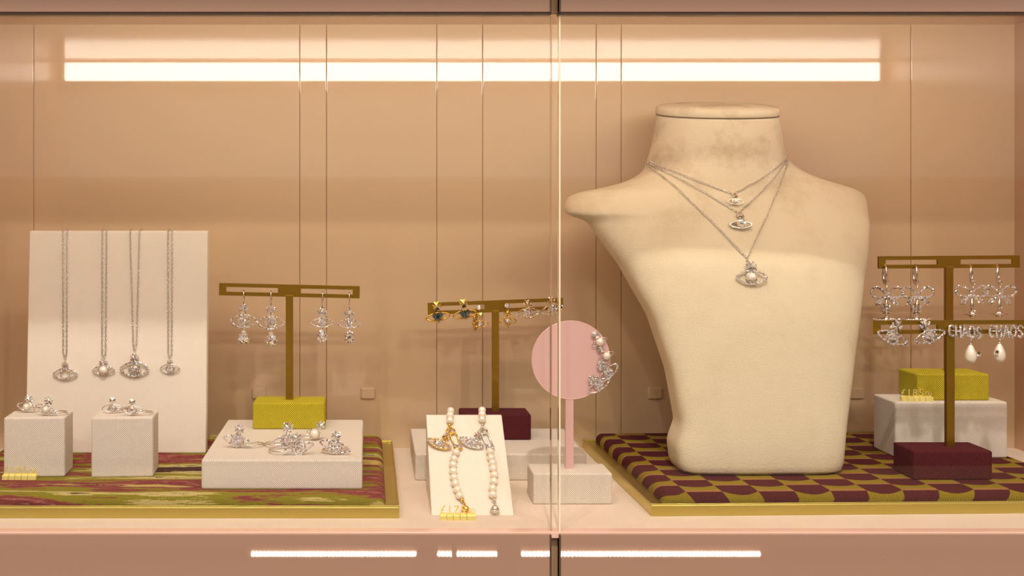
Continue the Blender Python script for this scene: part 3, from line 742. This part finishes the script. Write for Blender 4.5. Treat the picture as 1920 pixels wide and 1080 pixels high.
gold_earring('gold beaded orb earring with pave centre, on the right half of the bar', (990, 587), 42, 18, -6, None, 7, 8, (989, 570), fill=True)
gold_earring('gold beaded orb earring seen behind the glass joint', (1036, 580), 42, 18, -14, None, 7, 8, (1034, 565), fill=True)

YD = 0.0800-0.0040; sD = sc(YD)
def cuff(label, ob, W, H, roll_, style, rc, cross, cr, disc=False):
    c = P(*ob, YD)
    t = thing('earring', label, 'earring', (c.x, c.y, c.z), 0, 'earrings on the pink disc', world=True)
    m = frame3(radians(-roll_), 0, 0); q = P(*cr, YD)
    if disc:
        orb(t, c, W*sD, H*sD, m, 'silver', None, 6.5*sD, None, None, fill=True, pinch=0.05)
        k = MB(); k.tube(ell(q, cross*sD*0.8, cross*sD*0.8, m, 16), 0.0005, 6, True); k.tube([q, c], 0.0006, 5)
        o = k.build('round_top', 'silver', t)
        st = MB()
        for i in range(14):
            a = i*2.4; rr = cross*sD*0.95*sqrt(i/14); st.gem(q+m @ Vector((rr*cos(a), -0.0009, rr*sin(a))), 0.0011, m)
        st.build('pave_stones', 'gem_clear', o, None, 'stuff')
    else:
        orb(t, c, W*sD, H*sD, m, 'silver', 'pearl', rc*sD, cross*sD, q, pave=False, pinch=0.1, circle=False)
    MB().tube([q, q+Vector((-0.0005, 0.0052, 0))], 0.0006, 6).build('ear_post', 'silver', t)
cuff('silver ringed pearl earring, topmost on the pink disc', (1124, 641), 30, 10, 28, 'pearl', 7.2, 8, (1117, 628))
cuff('silver ringed pearl earring, second from the top on the pink disc', (1137, 667), 30, 10, 26, 'pearl', 7.2, 7, (1127, 655))
cuff('pave disc orb earring at the right rim of the pink disc', (1141, 699), 44, 17, 44, None, 7, 9.5, (1128, 685), True)
cuff('pave disc orb earring, lowest on the pink disc', (1123, 723), 44, 17, 34, None, 7, 9.5, (1112, 711), True)

# bow earrings on the back right bar
YBW = 0.1728-0.0030; sW = sc(YBW)
def strokes(t, name, lines, metal, gap, gr, wire, stone_par=None):
    fr_ = MB(); st = MB()
    for ln in lines:
        fr_.tube(ln, wire, 5)
        for p in resample(ln, gap): st.gem(p-Vector((0, wire*1.0, 0)), gr, I3)
    o = fr_.build(name, metal, t); st.build('pave_stones', 'gem_clear', o, None, 'stuff'); return o
def bow_earring(label, hp, bc, W, ball, oc, hoopw):
    c = P(*bc, YBW)
    t = thing('earring', label, 'earring', (c.x, c.y, c.z), 0, 'bow earrings', world=True)
    def q(x, z): return P(bc[0]+x, bc[1]+z, YBW)
    h_ = W/2; L = []
    for sg in (-1, 1):
        loop = []
        for k in range(19):
            an = 2*pi*k/18; e = (1-cos(an))/2; u_ = e*h_*1.02; v_ = 0.40*h_*sin(an)*e**0.45
            loop.append(q(sg*(u_*cos(0.36)+v_*sin(0.36)), -(u_*sin(0.36)-v_*cos(0.36))))
        L.append(loop); L.append([q(0, 2), q(sg*h_*0.30, h_*0.22), q(sg*h_*0.62, h_*0.34), q(sg*h_*0.66, h_*0.58)]); L.append([q(sg*h_*0.30, h_*0.22), q(sg*h_*0.50, h_*0.56)])
    L.append([q(0, -6), q(0, 6)])
    strokes(t, 'bow', L, 'silver', 0.0021, 0.00145, 0.00085)
    hb = MB(); hc = P(*hp, YBW)+Vector((0, 0.0040, 0.0))
    hb.tube([hc+Vector((hoopw*cos(2*pi*k/24), 0.0062*cos(2*pi*k/24), 0.0086*sin(2*pi*k/24))) for k in range(24)], 0.0011, 7, True); hb.build('hoop', 'silver', t)
    lk = MB(); lk.tube([P(hp[0], hp[1]+16, YBW)+Vector((0.0016*cos(k*pi/5), 0, 0.0020*sin(k*pi/5))) for k in range(10)], 0.0005, 5, True); lk.tube([P(hp[0], hp[1]+20, YBW), q(0, -4)], 0.0006, 5); lk.build('link', 'silver', t)
    oo = P(*oc, YBW)
    if ball:
        b_ = MB(); b_.ellipsoid(oo, 7.5*sW, 7.5*sW, 7.5*sW); ob_ = b_.build('ball_orb', 'silver', t)
        r_ = MB(); r_.tube([oo+Vector((15*sW*cos(2*pi*k/24), 15*sW*sin(2*pi*k/24), -0.0006*sin(2*pi*k/24))) for k in range(24)], 0.0004, 5, True); r_.tube([oo, q(0, 4)], 0.0013, 6); r_.build('saturn_ring', 'silver', ob_)
        s_ = MB()
        for k in range(6): s_.gem(oo+Vector((random.uniform(-3, 3)*sW, -6*sW, random.uniform(1, 14)*sW)), 0.0010, I3)
        s_.build('pave_stones', 'gem_clear', ob_, None, 'stuff')
    else:
        cq = P(oc[0], oc[1]-20, YBW); k = MB(); k.prism(cross_poly(10*sW), cq, I3, -0.0007, 0.0007); k.tube([q(0, 4), cq, oo], 0.0010, 6); ck = k.build('cross', 'silver', t)
        s_ = MB()
        for dx, dz in ((0, 0), (6, 0), (-6, 0), (0, 6), (0, -6), (7, 4), (-7, 4), (7, -4), (-7, -4), (0, -11), (0, -15)): s_.gem(cq+Vector((dx*sW, -0.001, dz*sW)), 0.0014, I3)
        s_.build('pave_stones', 'gem_clear', ck, None, 'stuff')
        r_ = MB(); r_.tube([oo+Vector((24*sW*cos(2*pi*k/28), 10*sW*sin(2*pi*k/28), 0)) for k in range(28)], 0.0009, 6, True); r_.ellipsoid(oo, 7*sW, 7*sW, 6*sW); rr = r_.build('saturn_ring', 'silver', t)
        s_ = MB()
        for k in range(14): s_.gem(oo+Vector((24*sW*cos(pi+pi*k/13), 10*sW*sin(pi+pi*k/13)-0.001, 0)), 0.0011, I3)
        s_.build('pave_stones', 'gem_clear', rr, None, 'stuff')
bow_earring('silver bow earring with cross and flat orb ring, at the left bar end', (1663, 514), (1662, 555), 60, False, (1661, 599), 0.0016)
bow_earring('silver bow earring with cross and flat orb ring, next to the post', (1720, 514), (1720, 555), 60, False, (1718, 599), 0.0016)
bow_earring('silver bow earring with small ball orb, just right of the post', (1826, 514), (1822, 553), 62, True, (1823, 589), 0.0042)
bow_earring('silver bow earring with small ball orb, at the right bar end', (1876, 514), (1874, 553), 62, True, (1873, 589), 0.0042)

# front right bar: orb studs and lettered earrings
YF = 0.0895-0.0034; sF = sc(YF)
def stud_orb(label, ob, roll_, cr):
    c = P(*ob, YF); t = thing('earring', label, 'earring', (c.x, c.y, c.z), 0, 'open orb stud earrings', world=True)
    q = P(*cr, YF)
    orb(t, c, 57*sF, 22*sF, frame3(radians(roll_), 0, 0), 'silver', 'smoke', 10.5*sF, 11*sF, q)
    MB().tube([q, q+Vector((0, 0.0065, 0))], 0.0006, 6).build('ear_post', 'silver', t)
stud_orb('open crystal orb stud tilted down to the right, at the lower bar end', (1673, 633), 20, (1680, 612))
stud_orb('open crystal orb stud tilted up to the right, beside the lower post', (1743, 631), -18, (1734, 611))
GL = {'C': [[(0.9, .85), (.6, 1), (.25, .9), (.05, .5), (.25, .1), (.6, 0), (.9, .15)]],
      'H': [[(.1, 0), (.1, 1)], [(.85, 0), (.85, 1)], [(.1, .5), (.85, .5)]],
      'A': [[(0, 0), (.5, 1), (1, 0)], [(.22, .38), (.78, .38)]],
      'O': [[(.5+.45*cos(2*pi*k/12), .5+.5*sin(2*pi*k/12)) for k in range(13)]],
      'S': [[(.88, .85), (.55, 1), (.18, .85), (.22, .6), (.7, .42), (.86, .2), (.5, 0), (.1, .14)]]}
def chaos(label, x0, x1, y0, y1, tiltpx, dr, side):
    t0 = P((x0+x1)/2, (y0+y1)/2, YF)
    t = thing('earring', label, 'earring', (t0.x, t0.y, t0.z), 0, 'lettered pearl drop earrings', world=True)
    n = 5; w_ = (x1-x0)/n
    for i, ch in enumerate('CHAOS'):
        lines = []
        for ln in GL[ch]:
            lines.append([P(x0+w_*(i+0.06+0.88*x), y1+tiltpx*(i+x)/n-(y1-y0)*z, YF) for x, z in ln])
        strokes(t, 'letter', lines, 'silver', 0.00150, 0.00110, 0.00085)
    mb = MB(); a = P(x0+w_*2, (y0+y1)/2, YF); mb.tube([a, a+Vector((0, 0.006, 0))], 0.0006, 6); mb.tube([P(x0, (y0+y1)/2, YF+0.0006), P(x1, (y0+y1)/2+tiltpx*.6, YF+0.0006)], 0.0005, 5); mb.build('ear_post', 'silver', t)
    d = P(*dr, YF); top = P(dr[0]+1, y1+3, YF)
    l = MB(); l.tube([top, d+Vector((0, 0, 0.0082))], 0.0006, 6); l.ellipsoid(d+Vector((0, 0, 0.0080)), 0.0016, 0.0016, 0.0010, None, 8, 5); l.build('drop_link', 'silver', t)
    pr = MB(); pr.ellipsoid(d, 0.0050, 0.0050, 0.0083, None, 18, 14, lambda cz: 1.18*(1-0.62*(0.5+0.5*cz)**1.25)); pe = pr.build('pearl_drop', 'pearl', t)
    k = MB(); e = d+Vector((side*0.0042, -0.0032, -0.0015)); k.tube(ell(e, 0.0022, 0.0009, frame3(radians(-20*side)), 12), 0.0004, 5, True); k.ellipsoid(e, 0.0010, 0.0010, 0.0010, None, 8, 5); k.prism(cross_poly(0.0013), e+Vector((0.0004, 0, 0.0026)), I3, -0.0004, 0.0004); k.build('tiny_orb', 'silver', pe)
chaos('CHAOS lettered crystal earring with pearl drop, nearer the brass post', 1777, 1841, 609, 630, 4, (1820, 663), 1)
chaos('CHAOS lettered crystal earring with pearl drop, at the far right', 1853, 1919, 610, 632, 0, (1874, 661), -1)

# ------------------------------------------------------------------ pearl bracelets
def bracelet(label, metal, pearls_top, pearls, bead1, ringc, pin, charm, bead2, end, endr, groll):
    c0 = wedge_pt(*pearls[0], 0.003)
    t = thing('bracelet', label, 'bracelet', (c0.x, c0.y, c0.z), 0, 'pearl bracelets', world=True)
    pr = 7.3*sc(0.07)
    me0 = None
    for i, p in enumerate(pearls_top+pearls):
        q = wedge_pt(*p, pr*1.02)
        if me0 is None:
            o = MB().ellipsoid(q, pr*1.03, pr, pr*0.95, None, 18, 12).build('pearl', 'pearl', t); me0 = (o, q)
        else:
            o = me0[0].copy(); C.objects.link(o); o.parent = t; o.location = q-me0[1]; o.rotation_euler = (0, 0, 0)
    cord = MB()
    for seq in (pearls_top, pearls): cord.tube([wedge_pt(*p, pr) for p in seq], 0.0005, 5)
    cord.build('cord', 'pearl', t)
    k = MB()
    b1 = wedge_pt(*bead1, 0.0025); k.ellipsoid(b1, 0.0017, 0.0017, 0.0014, None, 10, 7)
    rc_ = wedge_pt(*ringc, 0.0022)
    k.tube([b1, rc_+Vector((0, 0, 0.0026))], 0.0009, 6)
    ex = Vector((1, 0, 0))
    k.tube([rc_+ex*(0.0034*cos(2*pi*j/16))+WSL*(0.0030*sin(2*pi*j/16)) for j in range(16)], 0.00075, 6, True)
    b2 = wedge_pt(*bead2, 0.0025); k.ellipsoid(b2, 0.0017, 0.0017, 0.0014, None, 10, 7)
    k.build('metal_links', metal, t)
    (ax, ay), (bx_, by_) = pin
    s_ = MB(); a, b_ = wedge_pt(ax, ay, 0.0022), wedge_pt(bx_, by_, 0.0022); wv = ex*0.0028
    s_.tube([b_-wv, a-wv, a-wv*0.6+WSL*0.0014, a+wv*0.6+WSL*0.0014, a+wv, b_+wv], 0.0007, 6)
    s_.tube([b_-wv, b_-wv*0.6-WSL*0.0020, b_+wv*0.7-WSL*0.0020, b_+wv], 0.0013, 7)
    sp = s_.build('safety_pin', metal, t)
    g_ = MB()
    for j in range(9): g_.gem(b_+wv*(-1+j*0.25)+WSL*(0.0012*sin(j*2.2))+WNR*0.0012, 0.0010, frame3(0, radians(-50), 0))
    g_.build('pave_stones', 'gem_clear', sp, None, 'stuff')
    cq = wedge_pt(*charm, 0.0030); s0 = sc(0.075)
    m = Matrix.Rotation(radians(-42), 3, 'X') @ Matrix.Rotation(radians(groll), 3, 'Y')
    co_ = orb(t, cq, 46*s0, 17*s0, m, metal, None, 7*s0, 7*s0, wedge_pt(charm[0]+13, charm[1]-13, 0.0032), name='orb_charm', fill=True, pinch=0.2, wire=0.0009)
    lk = MB(); lk.tube([wedge_pt(charm[0]+13, charm[1]-13, 0.003), rc_], 0.0008, 6); lk.build('charm_link', metal, co_)
    e_ = MB(); chain(e_, [b2, wedge_pt((bead2[0]+end[0])/2+2, (bead2[1]+end[1])/2, 0.002), wedge_pt(*end, 0.002)], 0.0024, 0.0011, 0.0004); e_.build('end_chain', metal, t)
    eb = MB(); ee = wedge_pt(*end, endr+0.0004); eb.ellipsoid(ee, endr, endr*0.95, endr, None, 16, 10)
    eb.tube([ee+Vector((endr*1.02*cos(2*pi*j/20), endr*1.0*sin(2*pi*j/20), 0)) for j in range(20)], 0.0005, 5, True); eb.build('end_ball', metal, t)
bracelet('pearl bracelet with gold clasp and gold orb charm on the linen wedge', 'gold', [(845, 770), (844, 778), (844, 788)],
         [(855, 848), (851, 860), (849.5, 871), (850, 883), (851.5, 895), (853.5, 906), (857.5, 918), (862, 929)], (843, 797), (845, 808), ((850, 815), (859, 838)), (823, 832), (866, 937), (873, 955), 0.0030, 22)
bracelet('pearl bracelet with silver clasp and silver orb charm on the linen wedge', 'silver', [(904, 769), (904, 776), (904, 786)],
         [(919, 847), (921, 858), (924, 868), (925, 878), (927, 890), (926, 902), (923.5, 915), (924, 927)], (905, 797), (906, 808), ((909, 815), (919, 838)), (883, 830), (926, 937), (928, 955), 0.0034, 22)

# ------------------------------------------------------------------ price tags
def glyph_mesh(ch, size, depth):
    cu = bpy.data.curves.new('character', 'FONT'); cu.body = ch; cu.size = size; cu.extrude = depth; cu.resolution_u = 3; cu.align_x = 'CENTER'
    o = bpy.data.objects.new('tmp_char', cu); C.objects.link(o); bpy.context.view_layer.update()
    me = bpy.data.meshes.new_from_object(o.evaluated_get(bpy.context.evaluated_depsgraph_get()))
    bpy.data.objects.remove(o, do_unlink=True); bpy.data.curves.remove(cu)
    me.transform(Matrix.Rotation(pi/2, 4, 'X')); return me
def price_tag(label, loc, width, text, rz=0.0):
    t = thing('price_tag', label, 'price tag', loc, rz, 'gold price tags')
    n = len(text); wu = width/(n+0.35); x = -width/2
    for i, ch in enumerate(text):
        w_ = wu*1.35 if i == n-1 else wu
        bm = bmesh.new(); bmesh.ops.create_cube(bm, size=1)
        for v in bm.verts:
            zt = v.co.z > 0; v.co = Vector((x+w_/2+v.co.x*(w_-0.0003), (v.co.y)*0.0050+(0.0006 if zt and v.co.y < 0 else 0), (0.0046 if zt and v.co.y > 0 else 0.0036 if zt else 0)))
        bmesh.ops.bevel(bm, geom=bm.edges[:], offset=0.0003, segments=2, profile=0.5, affect='EDGES')
        me = bpy.data.meshes.new('tile'); bm.to_mesh(me); bm.free(); link('tile', me, 'gold_tag', t)
        me = glyph_mesh(ch, 0.0088 if i < n-1 else 0.0056, 0.0003)
        o = link('character', me, 'gold_tag', t); o.location = (x+w_/2, 0.0012, 0.0043)
        x += w_
price_tag('gold price tag reading £105.00 before the left linen cube', (-0.2856, 0.0745, ZP), 0.0280, ['£', '1', '0', '5', '.00'])
price_tag('gold price tag reading £175.00 at the foot of the linen wedge', (0.0691, 0.0215, 0), 0.0276, ['£', '1', '7', '5', '.00'])
price_tag('gold price tag reading £185.00 on the white block at right', (0.4905, 0.1535, ZP+0.05), 0.0285, ['£', '1', '8', '5', '.00'])

# ------------------------------------------------------------------ across the shop: counter with a bead light strip, mirrored in the lower front panels
struct(rbox('added_dark_wall', -2.6, 2.6, -2.75, -2.65, -1.0, 0.34, 0.004, 'opposite_lacquer'))  # unseen partial wall, added dark for contrast in metal and stone reflections
ez = thing('added_posts', 'unseen dark slanted posts, added for the dark bands mirrored in the lower panels', 'added_posts', (0.06, -1.25, -1.0))  # invented posts that break the mirrored bead strip with dark bands
for (xa, xb, wd) in ((-0.01, 0.055, 0.020), (0.110, 0.103, 0.005), (0.245, 0.205, 0.023)):
    MB().tube([(xa, 0, 0), (xb, 0.0, 0.62)], wd, 4).build('leg', 'opposite_lacquer', ez)
rbox('shelf', 0.02, 0.25, -0.03, 0.03, 0.61, 0.64, 0.002, 'opposite_lacquer', ez)
ct = thing('shop_counter', 'mauve shop counter facing the display case', 'counter', (0.3, -1.75, -1.0))
rbox('body', -1.6, 1.6, -0.25, 0.20, 0, 0.47, 0.004, 'counter_lacquer', ct)
rbox('top', -1.65, 1.65, -0.28, 0.27, 0.525, 0.56, 0.004, 'counter_lacquer', ct)
sl = thing('bead_light_strip', 'row of small bright light beads under the counter top', 'light strip', (0.29, -1.5, -0.497))
mb = MB()
for k in range(134): mb.ellipsoid((-0.535+k*0.0081, 0, 0), 0.0038, 0.003, 0.0062, None, 8, 5)
mb.build('light_beads', 'led_bead', sl, None, 'stuff')
rbox('mount', -0.55, 0.56, -0.012, -0.002, -0.006, 0.022, 0.001, 'counter_lacquer', sl)
